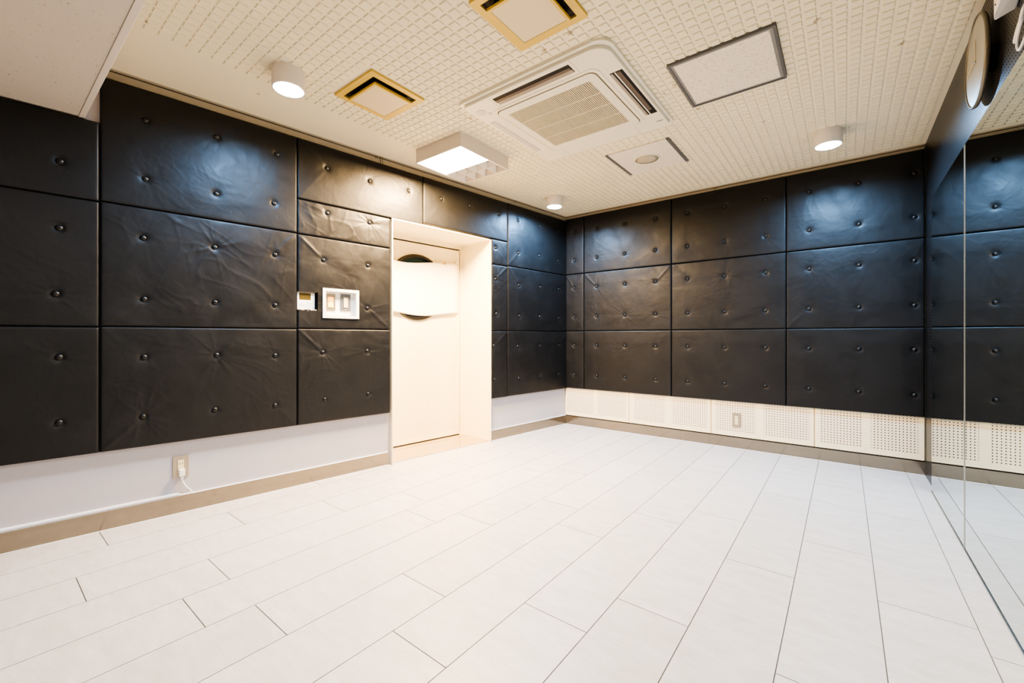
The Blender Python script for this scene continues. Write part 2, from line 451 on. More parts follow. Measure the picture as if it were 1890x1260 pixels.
# ---------------------------------------------------------------- black padded panels
TH = .030
def pad(frame, u0, u1, z0, z1, btns, label, seed, wr=1.0, holes=(), th=TH, grp='black button-tufted wall pads'):
    """btns in (u, z) wall coordinates"""
    uc = (u0 + u1) / 2
    root = on(frame, 'wall_pad', uc, z0)
    tag(root, label, 'wall pad', grp)
    sg = frame.sign
    w, h = (u1 - u0) - .0018, (z1 - z0) - .0018
    B = [((bu - uc) * sg, bz - z0) for bu, bz in btns]
    hs = [(min((a - uc) * sg, (b - uc) * sg), max((a - uc) * sg, (b - uc) * sg), c - z0, d - z0) for a, b, c, d in holes]
    step = .0068
    def axis(a, b, cuts):
        n = max(4, int(round((b - a) / step)))
        v = [a + (b - a) * i / n for i in range(n + 1)]
        for e in (.0015, .004, .008): v += [a + e, b - e]
        v = sorted(set(v))
        for c in cuts:
            i = min(range(len(v)), key=lambda q: abs(v[q] - c)); v[i] = c
        return v
    xs = axis(-w / 2, w / 2, [q for hh in hs for q in hh[:2]])
    zs = axis(.0015, h + .0015, [q for hh in hs for q in hh[2:]])
    rnd = random.Random(seed)
    st = [rnd.choice((.25, .5, .8, 1.2, 1.6)) * wr for _ in B]
    ph = [rnd.random() * 50 for _ in B]
    so = Vector((seed * 3.17, seed * 1.31, seed * .77))
    folds = []
    if wr >= .42:
        cs = [(-w / 2 + .004, .006), (w / 2 - .004, .006), (-w / 2 + .004, h - .004), (w / 2 - .004, h - .004)]
        for cx_, cz_ in rnd.sample(cs, 2):
            nb0 = min(B, key=lambda q: math.hypot(q[0] - cx_, q[1] - cz_))
            folds.append((cx_, cz_, nb0[0], nb0[1], rnd.uniform(.0016, .0040) * min(wr, 1.1)))
    ang = rnd.uniform(-.9, .9)
    ca_, sa_ = math.cos(ang), math.sin(ang)
    def height(x, z):
        dx = min(x + w / 2, w / 2 - x); dz = min(z - .0015, h + .0015 - z)
        def prof(d, r=.010):
            q = min(max(d / r, 0), 1); return math.sqrt(max(0, 1 - (1 - q) ** 2))
        e = prof(dx) * prof(dz)
        d = max(0, min(dx, dz))
        y = (.018 + (th - .018) * e) if e > 0 else .016
        y += .004 * min(1, d / .12)
        # puckers along the stapled edges
        s_ = z if dx < dz else x
        y += .0022 * wr * noise.noise(Vector((s_ * 22, d * 6, 3)) + so) * math.exp(-d / .03) * min(1, d / .006)
        # large soft drapes and sharper creases
        p = Vector((x, z, 0)) * 3.2 + so
        wv = Vector((noise.noise(p), noise.noise(p + Vector((9, 4, 2))), 0)) * .35
        q = Vector((x * ca_ - z * sa_, x * sa_ + z * ca_, 0))
        n1 = noise.noise(Vector((q.x * 11, q.y * 3.2, 0)) + wv * 5 + so)
        n2 = noise.noise(Vector((q.x * 3.5, q.y * 13, 4)) + wv * 6 + so)
        crease = max(0, 1 - abs(n1) * 5.0) ** 2 * .6 + max(0, 1 - abs(n2) * 6.0) ** 2 * .6
        gate = max(0, min(1, .5 + 1.6 * noise.noise(Vector((x * 3, z * 3, 8)) + so)))
        fade = min(1, d / .03)
        y += wr * (.0026 * noise.noise(p * 1.7) + .0022 * (n1 + n2) * .5 + .0019 * crease * gate) * fade
        for (ax, az, ex, ez, am) in folds:
            vx, vz = ex - ax, ez - az
            ll = vx * vx + vz * vz
            tt = ((x - ax) * vx + (z - az) * vz) / ll
            if -.05 < tt < 1.0:
                dd = abs((x - ax) * vz - (z - az) * vx) / math.sqrt(ll) + .008 * noise.noise(Vector((tt * 4, seed, 1)))
                y += am * math.exp(-(dd / .011) ** 2) * min(1, tt * 6 + .3) * min(1, (1 - tt) * 5) * fade
        for (bx, bz), s, f in zip(B, st, ph):
            r = math.hypot(x - bx, z - bz)
            if r > .30: continue
            y -= .0085 * math.exp(-(r / .018) ** 2) + .0022 * math.exp(-(r / .06) ** 2)
            if r > .006:
                a = math.atan2(z - bz, x - bx)
                c1 = noise.noise(Vector((math.cos(a) * 2.2, math.sin(a) * 2.2, f)))
                rg = max(0, 1 - abs(c1) * 4.5) ** 2
                y += s * (.0030 * rg + .0012 * c1) * math.exp(-r / .075) * min(1, (r - .006) / .02) * fade
        return max(y, .004)
    mb = MB()
    nxs, nzs = len(xs), len(zs)
    Y = {}
    for j, z in enumerate(zs):
        for i, x in enumerate(xs):
            mb.v.append((x, height(x, z), z))
    for j in range(nzs - 1):
        for i in range(nxs - 1):
            mx, mz = (xs[i] + xs[i + 1]) / 2, (zs[j] + zs[j + 1]) / 2
            if any(a < mx < b and c < mz < d for a, b, c, d in hs): continue
            a = j * nxs + i
            mb.f.append((a, a + nxs, a + nxs + 1, a + 1)); mb.m.append(0); mb.sm.append(True)
    # sides back to the wall
    bnd = [i for i in range(nxs)] + [j * nxs + nxs - 1 for j in range(1, nzs)] + [(nzs - 1) * nxs + i for i in range(nxs - 2, -1, -1)] + [j * nxs for j in range(nzs - 2, 0, -1)]
    base = len(mb.v)
    for i in bnd:
        v = mb.v[i]; mb.v.append((v[0], .0005, v[2]))
    nb_ = len(bnd)
    for k in range(nb_):
        k2 = (k + 1) % nb_
        mb.f.append((bnd[k], bnd[k2], base + k2, base + k)); mb.m.append(0); mb.sm.append(False)
    for (a, b, c, d) in hs:     # cut edges of the holes
        ww = TH - .004
        for q in (((a, c), (b, c)), ((b, c), (b, d)), ((b, d), (a, d)), ((a, d), (a, c))):
            (xa, za), (xb, zb) = q
            mb.quad((xa, .001, za), (xb, .001, zb), (xb, ww, zb), (xa, ww, za), 0)
    mb.build('cushion', M['vinyl'], root, recalc=True)
    for (bx, bz) in B:
        y = height(bx, bz)
        bb = MB()
        bb.lathe([(.0145, -.003), (.0152, .002), (.0140, .006), (.0108, .0095), (.0062, .0118), (.0015, .0126)], 18, 'y', (0, 0, 0))
        bb.build('button', M['button'], root, loc=(bx, y, bz))
    return root

R0, R1, R2, R3 = .400, 1.040, 1.675, 2.300
sd = 1
# left wall, column under the soffit
LC = [4.75, 3.816, 2.884, 2.224]
pad(LEFT, 3.816, 4.75, R0, 1.033, [(3.955, .572), (3.955, .886), (4.27, .57), (4.27, .885)], 'black tufted pad at the left photo edge, bottom row above the cable duct', 11, .35)
pad(LEFT, 3.816, 4.75, 1.033, 1.662, [(3.967, 1.189), (3.955, 1.506), (4.27, 1.19), (4.27, 1.505)], 'black tufted pad at the left edge of the photo, middle row', 12, .4)
pad(LEFT, 3.816, 4.75, 1.662, 2.062, [(3.953, 1.826), (4.27, 1.83)], 'black tufted pad beneath the lowered soffit at upper left', 13, .35)
pad(LEFT, 2.884, 3.816, R0, 1.037, [(3.647, .876), (3.651, .561), (3.326, .878), (3.334, .56), (3.016, .866), (3.016, .549)], 'black tufted pad just above the plugged-in wall socket', 14, .75)
pad(LEFT, 2.884, 3.816, 1.037, 1.667, [(3.651, 1.508), (3.647, 1.184), (3.336, 1.506), (3.334, 1.185), (3.016, 1.506), (3.016, 1.186)], 'large creased black pad immediately left of the wall control panel', 15, 1.0)
pad(LEFT, 2.884, 3.816, 1.667, 2.297, [(3.642, 2.136), (3.642, 1.823), (3.326, 2.153), (3.328, 1.82), (3.006, 2.149), (3.022, 1.832)], 'top row black pad lit blue-grey below the nearest left downlight', 16, .35)
# column with switches
pad(LEFT, 2.212, 2.884, R0, 1.040, [(2.72, .879), (2.399, .88), (2.705, .555), (2.391, .563)], 'wrinkled black pad below the white switch box', 17, 1.25)
pad(LEFT, 2.212, 2.884, 1.040, 1.665, [(2.716, 1.511), (2.395, 1.512), (2.399, 1.196)], 'brown-lit wrinkled black pad holding the switch box and control panel', 18, 1.1,
    holes=[(2.755, 2.884, 1.163, 1.287), (2.478, 2.711, 1.127, 1.309)])
pad(LEFT, 2.212, 2.884, 1.665, 1.897, [(2.691, 1.839), (2.382, 1.831)], 'short wide creased pad left of the doorway, between switch box pad and top row', 19, 1.2)
# above the door
pad(LEFT, 1.918, 2.884, 1.897, 2.297, [(2.694, 2.148), (2.382, 2.14), (2.049, 2.149)], 'warm-lit top pad over the upper left corner of the doorway', 20, .45)
pad(LEFT, .951, 1.918, 1.915, 2.300, [(1.735, 2.157), (1.422, 2.166), (1.075, 2.169)], 'top pad over the upper right part of the doorway, half brown half blue lit', 21, .35)
# right of the door
pad(LEFT, .951, 1.160, R0, 1.045, [(1.131, .902), (1.117, .582)], 'narrow pad strip right of the doorway, bottom row', 22, 1.0)
pad(LEFT, .951, 1.160, 1.045, 1.675, [(1.11, 1.537), (1.096, 1.207)], 'narrow pad strip right of the doorway, middle row', 23, 1.0)
pad(LEFT, .951, 1.160, 1.675, 1.915, [(1.11, 1.836)], 'smallest narrow pad, right of the top of the doorway', 24, .5)
pad(LEFT, .004, .951, R0 + .003, 1.047, [(.807, .892), (.47, .893), (.151, .895), (.791, .571), (.47, .572), (.16, .576)], 'bottom row pad of the left wall next to the room corner', 25, .5)
pad(LEFT, .004, .951, 1.047, 1.682, [(.791, 1.508), (.461, 1.514), (.151, 1.516), (.783, 1.198), (.47, 1.203), (.151, 1.196)], 'middle row pad of the left wall next to the room corner', 26, .5)
pad(LEFT, .004, .951, 1.682, 2.302, [(.799, 2.155), (.478, 2.155), (.16, 2.159), (.799, 1.829), (.478, 1.845), (.16, 1.834)], 'top row pad of the left wall with bright blue sheen under the corner downlight', 27, .5)
# far wall
BZ = [.413, 1.053, 1.688, 2.318]
BU = [(-2.485, -2.256), (-2.256, -1.310), (-1.310, -.377), (-.377, .452)]
BB = [[-2.378], [-2.103, -1.782, -1.462], [-1.157, -.841, -.526], [-.222, .090, .398]]
BH = [(.569, .893), (1.211, 1.531), (1.842, 2.158)]
cn = ['narrow far-wall pad in the room corner', 'wide far-wall pad, second column from the room corner', 'wide far-wall pad, column above the socket', 'wide far-wall pad beside the mirrors']
rn = ['bottom row', 'middle row', 'top row']
for ci, (u0, u1) in enumerate(BU):
    for ri in range(3):
        bt = [(u, z) for u in BB[ci] for z in BH[ri]]
        pad(BACK, u0, u1, BZ[ri], BZ[ri + 1], bt, 'black ' + cn[ci] + ', ' + rn[ri], 40 + ci * 3 + ri, (.5, .45, .38, .42)[ci] * (1.2 if ri == 1 else .8), th=.030)

# ---------------------------------------------------------------- perforated boards under the far pads
PG = 'cream perforated boards along the foot of the far wall'
pl = ['in the room corner', 'second from the room corner, left of the socket', 'holding the wall socket', 'running behind the mirror edge at the right']
edges = [-2.500, -1.744, -.959, -.188, .452]
for k in range(4):
    u0, u1 = edges[k] + .003, edges[k + 1] - .003
    root = on(BACK, 'perforated_board', u1, .105)     # local x runs toward the corner
    tag(root, 'cream perforated board ' + pl[k], 'perforated board', PG)
    w = u1 - u0; hh = .33
    mb = MB()
    # fields of holes: columns of .02 in two groups, plain margins between
    zs_ = [0, .04, hh]
    if k == 3: xs_ = [0, .03, .29, .345, w - .03, w]; pat = [0, 1, 0, 1, 0]
    elif k == 0: xs_ = [0, .03, .35, .40, w - .015, w]; pat = [0, 1, 0, 1, 0]
    else: xs_ = [0, .03, .35, .41, .73, w]; pat = [0, 1, 0, 1, 0]
    for i in range(5):
        mb.quad((xs_[i], .010, 0), (xs_[i + 1], .010, 0), (xs_[i + 1], .010, .04), (xs_[i], .010, .04), 0)
        mb.quad((xs_[i], .010, .04), (xs_[i + 1], .010, .04), (xs_[i + 1], .010, hh), (xs_[i], .010, hh), pat[i])
    mb.box(0, w, .0005, .0098, 0, hh, 0)
    mb.build('board', [M['cream'], M['peg']], root, recalc=False)
    if k < 3:
        b = MB(); b.box(-.0062, .0002, .0005, .006, 0, hh); b.build('joint_strip', M['joint'], root)

# ---------------------------------------------------------------- doorway
DO = -.40
root = on(LEFT, 'door_1', (DT0 + DT1) / 2, 0)
tag(root, 'cream perforated door set deep in a cream doorway', 'door', kind='structure')
hw = (DT1 - DT0) / 2
f = MB()
f.box(-hw, -hw + .004, DO, .034, 0, DZ)
f.box(hw - .008, hw, DO, .034, 0, DZ)
f.box(-hw, hw, DO, .030, DZ - .004, DZ + .004)
f.build('door_frame', M['cream'], root)
f = MB()                                   # stop around the leaf
f.box(-hw + .004, -hw + .034, DO - .03, DO + .004, 0, DZ - .004)
f.box(hw - .034, hw - .008, DO - .03, DO + .004, 0, DZ - .004)
f.box(-hw + .034, hw - .034, DO - .03, DO + .004, 1.866, DZ - .004)
f.build('door_stop', M['cream'], root)
f = MB(); f.box(-hw + .030, hw - .030, DO - .028, DO - .020, 0, 1.872); f.build('shadow_gap', M['gap'], root)
lf = MB(); lf.box(-hw + .044, hw - .044, DO - .02, DO - .0005, .014, 1.852, 0)
X_ = [-hw + .044, -hw + .075, hw - .075, hw - .044]; Z_ = [.014, .06, 1.81, 1.852]
for i in range(3):
    for j in range(3):
        lf.quad((X_[i], DO, Z_[j]), (X_[i + 1], DO, Z_[j]), (X_[i + 1], DO, Z_[j + 1]), (X_[i], DO, Z_[j + 1]), 1 if i == j == 1 else 0)
lf.build('door_leaf', [M['cream'], M['pegdoor']], root, recalc=False)
px_, pz_ = 1.703 - (DT0 + DT1) / 2, 1.445
r = MB(); r.lathe([(.268, .0), (.268, .016), (.276, .024), (.292, .026), (.302, .018), (.306, .0)], 64, 'y', (px_, DO, pz_), caps=False)
r.build('porthole_rim', M['rubber'], root)
r = MB(); r.lathe([(.270, .001), (.270, .008)], 64, 'y', (px_, DO, pz_)); r.build('porthole_glass', M['glass'], root)
s = MB(); s.box(-hw + .004, hw - .008, DO - .0, -.001, .0, .006)
s.box(-hw + .004, hw - .008, DO + .09, DO + .0935, .006, .0075)
s.build('door_sill', M['steel2'], root)
# sheet over the porthole, hung across the whole leaf
root = on(LEFT, 'window_sheet', 1.70, 1.19, DO)
tag(root, 'white sheet stretched across the round window of the door', 'sheet')
sh = MB(); nX, nZ = 60, 26
def top_z(u): return .535 - .02 * (u - -.47) / .94 * 0 - .045 * math.exp(-((u - .10) / .30) ** 2) - .02 * (u > .2) * (u - .2)
for j in range(nZ + 1):
    for i in range(nX + 1):
        u = -.468 + .936 * i / nX
        zt = .520 - .054 * math.exp(-((u - .15) / .30) ** 2)
        zb = .035 - .045 * math.exp(-((u + .02) / .28) ** 2) - .0 * u
        q = j / nZ
        z = zb + (zt - zb) * q
        y = .032 + .004 * noise.noise(Vector((u * 5, z * 3, 2))) + .003 * math.sin(u * 9 + z * 4)
        if abs(u) > .40: y = .032 - (abs(u) - .40) / .068 * .026
        sh.v.append((u, y, z))
for j in range(nZ):
    for i in range(nX):
        a = j * (nX + 1) + i
        sh.f.append((a, a + nX + 1, a + nX + 2, a + 1)); sh.m.append(0); sh.sm.append(True)
so_ = sh.build('sheet', M['sheet'], root)
md = so_.modifiers.new('thick', 'SOLIDIFY'); md.thickness = .0012
pn = MB(); pn.lathe([(.004, .0), (.019, .003), (.017, .008), (.008, .012), (.005, .02)], 20, 'y', (1.245 - 1.70, .003, 1.735 - 1.19)); pn.build('suction_hook', M['sheet_edge'], root)
pn = MB(); pn.box(1.40 - 1.70, 1.435 - 1.70, .0345, .036, 1.688 - 1.19, 1.708 - 1.19); pn.build('tape', M['tape'], root)

# ---------------------------------------------------------------- switch box and control panel
root = on(LEFT, 'switch_box', 2.5945, 1.115)
tag(root, 'white framed recessed switch box in the black pad left of the doorway', 'switch box')
def xzframe(mb, x0, x1, z0, z1, b, y0, y1, mi=0):
    mb.box(x0, x1, y0, y1, z0, z0 + b, mi); mb.box(x0, x1, y0, y1, z1 - b, z1, mi)
    mb.box(x0, x0 + b, y0, y1, z0 + b, z1 - b, mi); mb.box(x1 - b, x1, y0, y1, z0 + b, z1 - b, mi)
f = MB(); xzframe(f, -.1285, .1285, 0, .206, .020, .024, .038)
xzframe(f, -.1120, .1120, .0165, .1895, .004, .002, .030)
f.build('frame', M['white'], root)
f = MB(); f.box(-.110, .110, .001, .003, .018, .188); f.build('back_plate', M['white'], root)
def swp(x0, x1, z0, z1, pm, nm):
    f = MB(); f.box(x0, x1, .003, .009, z0, z1); return f.build(nm, pm, root, bevel=.001)
# local x = distance toward the camera side (left in the photo)
lp = swp(2.626 - 2.5945, 2.686 - 2.5945, .054, .172, M['metalplate'], 'switch_plate')
for (za, zb, mm, nm) in ((.116, .149, M['orange'], 'lit_switch'), (.076, .113, M['yellow'], 'lit_switch')):
    f = MB(); f.box(2.641 - 2.5945, 2.677 - 2.5945, .009, .0125, za, zb); f.build(nm, mm, lp, bevel=.001)
rp = swp(2.517 - 2.5945, 2.588 - 2.5945, .056, .176, M['alud'], 'dimmer_plate')
f = MB(); f.box(2.537 - 2.5945, 2.568 - 2.5945, .009, .0125, .079, .152); f.build('rocker', M['cream_sw'], rp, bevel=.001)
f = MB(); f.lathe([(.0035, .009), (.003, .011)], 12, 'y', (2.552 - 2.5945, 0, .066)); f.build('screw', M['white'], rp)

root = on(LEFT, 'control_panel', 2.8225, 1.163)
tag(root, 'small white control panel with display, set in a torn pad opening', 'control panel')
f = MB(); f.box(-.054, .0605, .001, .016, .004, .118); f.build('body', M['white'], root, bevel=.002)
f = MB(); f.box(-.028, .046, .016, .0168, .070, .115); f.build('display', M['lcd'], root)
f = MB()
for i in range(3):
    for j in range(3):
        f.box(-.045 + .016 * i, -.034 + .016 * i, .016, .0172, .018 + .014 * j, .027 + .014 * j)
f.build('keys', M['key'], root)
f = MB(); f.box(.01, .04, .016, .0172, .03, .05); f.build('button', M['key'], root)
f = MB(); f.box(-.0665, -.0545, .001, .006, .0, .122); f.build('opening_gap', M['dark'], root)
# torn foam lip
lip = []
for k in range(9):
    u = -.062 + .115 * k / 8
    lip.append((u, .024 + .004 * math.sin(k * 2.1), .001 - (.007 if 2 < k < 6 else 0) + .002 * math.cos(k * 1.7)))
tube('foam_edge', lip, .0048, M['foam'], root)
lip = [(-.062 + .12 * k / 6, .022, .123 + .0015 * math.sin(k * 2)) for k in range(7)]
tube('foam_edge', lip, .0022, M['foam'], root)

# ---------------------------------------------------------------- sockets, cord, duct
def socket(frame, u, z0, w, h, label, o=.0, twin=True):
    root = on(frame, 'wall_socket', u, z0, o)
    tag(root, label, 'wall socket')
    f = MB(); f.box(-w / 2, w / 2, .0, .005, 0, h); f.build('face_plate', M['metalplate'], root, bevel=.0012)
    f = MB(); f.box(-.0135, .0135, .005, .008, h * .18, h * .80); ins = f.build('outlet', M['cream_sw'], root, bevel=.0008)
    f = MB()
    for zc in (.64, .36):
        for dx in (-.0062, .0062):
            f.box(dx - .0012, dx + .0012, .008, .0083, h * zc - .0045, h * zc + .0045)
    f.build('slot', M['dark'], ins)
    f = MB(); f.lathe([(.0025, .005), (.002, .0062)], 10, 'y', (0, 0, h * .90)); f.lathe([(.0025, .005), (.002, .0062)], 10, 'y', (0, 0, h * .09)); f.build('screws', M['alud'], root)
    return root
socket(LEFT, 3.489, .198, .072, .121, 'metal wall socket with a white plug, low on the left wall')
socket(BACK, -.7485, .188, .070, .124, 'metal wall socket on the perforated board of the far wall', .010)
root = on(LEFT, 'power_cord', 3.486, .2, 0)
tag(root, 'white plug and cord dropping from the left wall socket to the skirting duct', 'power cord')
f = MB(); f.prism([(-.0135, .0082), (.0135, .0082), (.0135, .030), (-.0135, .030)], .008, .045); f.build('plug', M['white'], root, bevel=.003)
f = MB(); f.lathe([(.0065, -.012), (.0075, .008)], 14, 'z', (0, .019, 0)); f.build('strain_relief', M['white'], root)
tube('cord', [(0, .019, -.008), (-.006, .017, -.03), (-.022, .014, -.06), (-.040, .012, -.084), (-.043, .015, -.094), (-.03, .015, -.0975), (.012, .014, -.0965)], .0036, M['white'], root)
root = on(LEFT, 'cable_duct', 4.6, .1015, 0)
tag(root, 'thin white cable duct running along the top of the left baseboard', 'cable duct')
f = MB(); f.box(-1.103, 1.0, .0, .013, 0, .0125); f.build('duct_cover', M['cover'], root, bevel=.002)
f = MB(); f.box(-1.103, 1.0, .0, .015, -.0008, .0004); f.build('duct_base', M['alu'], root)

# ---------------------------------------------------------------- ceiling equipment
def downlight(x, y, label, DLW=40):
    root = empty('downlight', (x, y, H - .1))
    tag(root, label, 'downlight', 'surface-mounted round downlights')
    f = MB(); f.lathe([(.0775, .1), (.0775, .003), (.0745, 0), (.069, .0), (.069, .026)], 48, 'z', caps=False); f.build('housing', M['lamp_body'], root)
    f = MB(); f.lathe([(.0688, .020), (.0688, .024)], 40, 'z'); f.build('lens', M['led'], root)
    ld = bpy.data.lights.new('downlight_lamp', 'AREA'); ld.shape = 'DISK'; ld.size = .12
    ld.energy = DLW; ld.color = (.34, .62, 1.0)
    lo = bpy.data.objects.new('downlight_lamp', ld); COL.objects.link(lo); lo.parent = root; lo.location = (0, 0, .0185)
    return root
downlight(-2.252, 1.010, 'round white downlight nearest the viewer at upper left, glowing cool white', 26)
downlight(-2.225, 3.512, 'small-looking round downlight in the far room corner')
downlight(-.083, 3.515, 'round white downlight at the right, near the far wall and mirrors')
downlight(-.083, 1.010, 'added unseen round white downlight above the viewer', 5)  # added out of view, a weak light for the near floor

# square fluorescent fixture
root = empty('ceiling_lamp', (-2.235, 2.262, H - .10))
tag(root, 'square white box lamp with one half glowing warm, above the doorway', 'ceiling lamp')
hx, hy = .229, .255
f = MB()
f.box(-hx, -hx + .006, -hy, hy, 0, .10); f.box(hx - .006, hx, -hy, hy, 0, .10)
f.box(-hx + .006, hx - .006, -hy, -hy + .006, 0, .10); f.box(-hx + .006, hx - .006, hy - .006, hy, 0, .10)
f.box(-hx + .006, hx - .006, -hy + .006, hy - .006, .094, .10)
f.build('housing', M['lamp_body'], root)
f = MB(); f.box(-hx + .008, hx - .008, -hy + .010, .035, .004, .008); f.build('lit_panel', M['tube'], root)
f = MB()                                   # unlit louvre
for k in range(5):
    xx = -hx + .012 + (2 * hx - .024) * k / 4
    f.add([(xx - .002, .04, .002), (xx + .002, .04, .002), (xx + .012, .04, .045), (xx - .012, .04, .045), (xx - .002, hy - .008, .002), (xx + .002, hy - .008, .002), (xx + .012, hy - .008, .045), (xx - .012, hy - .008, .045)],
          [(0, 1, 2, 3), (4, 7, 6, 5), (0, 4, 5, 1), (1, 5, 6, 2), (0, 3, 7, 4), (3, 2, 6, 7)])
f.box(-hx + .008, hx - .008, .036, .042, .0015, .05); f.box(-hx + .008, hx - .008, .145, .149, .004, .05)
f.build('louvre', M['white'], root)
f = MB(); f.box(-hx + .007, hx - .007, .042, hy - .008, .05, .054); f.build('reflector', M['lamp_body'], root)
ld = bpy.data.lights.new('warm_lamp', 'AREA'); ld.shape = 'RECTANGLE'; ld.size = .42; ld.size_y = .27
WW = 155
ld.energy = WW; ld.color = (1.0, .67, .34)
lo = bpy.data.objects.new('warm_lamp', ld); COL.objects.link(lo); lo.parent = root; lo.location = (0, -.11, .002)

# recessed square diffusers
def vent(x0, x1, y0, y1, label):
    cx, cy = (x0 + x1) / 2, (y0 + y1) / 2; a = (x1 - x0) / 2; b_ = (y1 - y0) / 2
    root = empty('air_vent', (cx, cy, H - .01))
    tag(root, label, 'air vent', 'mustard-framed square air vents')
    w = .034
    f = MB(); f.ring(rrect(-a, a, -b_, b_, .003, 2), rrect(-a + w, a - w, -b_ + w, b_ - w, .003, 2), -.003, .010); f.build('frame', M['mustard'], root)
    f = MB(); f.box(-a + w, a - w, -b_ + w, b_ - w, .0085, .0095); f.build('cavity', M['dark'], root)
    ia, ib = a - w - .018, b_ - w - .018
    f = MB(); f.ring(rrect(-ia, ia, -ib, ib, .003, 2), rrect(-ia + .013, ia - .013, -ib + .013, ib - .013, .002, 2), -.026, -.014, 0)
    f.box(-ia + .02, ia - .02, -ib + .02, ib - .02, -.014, .006, 0)
    f.build('rim', M['mustard'], root)
    f = MB(); f.box(-ia + .013, ia - .013, -ib + .013, ib - .013, -.024, -.014); f.build('centre_plate', M['plate'], root)
vent(-2.257, -1.900, 1.262, 1.612, 'mustard-framed square air vent next to the nearest downlight')
vent(-1.210, -.857, 1.255, 1.618, 'mustard-framed square air vent cut by the top edge of the photo')

# air conditioner cassette
root = empty('air_conditioner', (-1.311, 2.247, H - .03))
tag(root, 'large ivory square ceiling cassette air conditioner with slatted centre grille', 'air conditioner')
f = MB(); f.prism(rrect(-.470, .470, -.487, .487, .02, 5, (.02, .075, .02, .02)), .012, .030); f.build('outer_tray', M['acwhite'], root, bevel=.003)
f = MB()
OUT = rrect(-.452, .452, -.468, .468, .02, 6, (.03, .085, .03, .03))
f.prism(OUT, -.006, .013)
body = f.build('panel', M['acwhite'], root, bevel=.004)
f = MB(); f.ring(rrect(-.345, .345, -.345, .345, .05, 6), rrect(-.325, .325, -.325, .325, .04, 6), -.0085, -.006); f.build('raised_ring', M['acwhite'], root)
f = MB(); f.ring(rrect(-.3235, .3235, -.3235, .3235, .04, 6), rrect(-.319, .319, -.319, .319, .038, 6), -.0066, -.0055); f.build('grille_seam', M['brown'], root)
f = MB(); f.ring(rrect(-.319, .319, -.319, .319, .038, 6), rrect(-.270, .270, -.262, .262, .002, 6), -.011, -.006); gp = f.build('grille_frame', M['acwhite'], root)
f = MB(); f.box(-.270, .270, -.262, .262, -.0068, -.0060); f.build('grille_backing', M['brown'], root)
f = MB()
n = 50
for k in range(n):
    xx = -.270 + .54 * (k + .5) / n
    f.box(xx - .0028, xx + .0028, -.262, .262, -.0102, -.0072)
for yy in (-.131, 0, .131): f.box(-.270, .270, yy - .003, yy + .003, -.0112, -.0072)
f.build('grille_slats', M['grille'], root)
def slot(x0, x1, y0, y1, along, closed, nm='air_outlet'):
    if closed:
        f = MB(); f.box(x0, x1, y0, y1, -.0085, -.0055)
        return f.build('louvre_flap', M['acflap'], root, bevel=.001)
    f = MB(); f.box(x0, x1, y0, y1, -.0072, -.0060); o = f.build('air_outlet', M['dark'], root)
    f = MB()
    if along == 'x':
        w = y1 - y0
        f.box(x0 + .006, x1 - .006, y0 + w * .32, y0 + w * .62, -.0088, -.0074, 0)
        f.box(x0 + .002, x1 - .002, y0 + w * .62, y1, -.0094, -.0076, 1)
    else:
        w = x1 - x0
        f.box(x0 + w * .0, x0 + w * .22, y0 + .004, y1 - .004, -.0090, -.0075, 1)
        f.box(x0 + w * .36, x0 + w * .46, y0 + .002, y1 - .002, -.0094, -.0076, 2)
        f.box(x0 + w * .50, x0 + w * .80, y0 + .006, y1 - .05, -.0086, -.0074, 0)
    f.build('louvre', [M['slotgrey'], M['slotgrey2'], M['acwhite']], o)
    return o
slot(-.245, .245, -.440, -.372, 'x', False)
slot(.372, .440, -.245, .262, 'y', False)
slot(-.430, -.392, -.245, .262, 'y', True)

f = MB()
for (sx, sy) in ((-1, -1), (1, -1), (1, 1), (-1, 1)):
    xa, xb = sorted((sx * .262, sx * .2635)); f.box(xa, xb, *sorted((sy * .35, sy * .466)), -.0066, -.0055)
f.build('panel_seams', M['trim'], root)
f = MB(); f.box(.395, .435, .37, .380, -.0068, -.0058); f.build('badge', M['alu'], root)
f = MB(); f.lathe([(.03, -.0075), (.022, -.0068)], 24, 'z', (-.39, -.37, 0)); f.lathe([(.012, -.0085), (.012, -.006)], 16, 'z', (-.355, -.33, 0)); f.build('receiver_window', M['acflap'], root)

# access panel in aluminium frame
root = empty('access_panel', (-.469, 2.397, H - .016))
tag(root, 'speckled white ceiling access panel in a grey aluminium frame', 'access panel')
a, b_ = .234, .239
f = MB(); f.ring(rrect(-a, a, -b_, b_, .002, 1), rrect(-a + .012, a - .012, -b_ + .012, b_ - .012, .002, 1), 0, .016, 0)
f.ring(rrect(-a + .012, a - .012, -b_ + .012, b_ - .012, .002, 1), rrect(-a + .028, a - .028, -b_ + .028, b_ - .028, .002, 1), .004, .012, 1)
f.build('frame', [M['alud'], M['alu']], root)
f = MB(); f.box(-a + .026, a - .026, -b_ + .026, b_ - .026, .003, .009); f.build('board', M['rockwool'], root)

# ceiling speaker on its own panel
root = empty('ceiling_speaker', (-1.179, 3.182, H - .012))
tag(root, 'round beige speaker in a speckled square ceiling panel with two grey side rails', 'speaker')
a, b_ = .236, .238
f = MB(); f.box(-a + .022, a - .022, -b_, b_, .0, .012); f.build('panel', M['rockwool'], root)
for sx in (-1, 1):
    f = MB(); f.box(*sorted((sx * (a - .022), sx * a)), -b_, b_, -.001, .012); f.build('side_rail', M['alud'], root)
f = MB(); f.lathe([(.094, .0), (.093, -.006), (.086, -.007), (.084, -.003)], 40, 'z', (-.005, .0, 0), caps=False); f.build('speaker_ring', M['acwhite'], root)
f = MB(); f.lathe([(.085, -.003), (.05, -.005), (.004, -.006)], 40, 'z', (-.005, .0, 0)); f.build('speaker_mesh', M['speaker'], root)

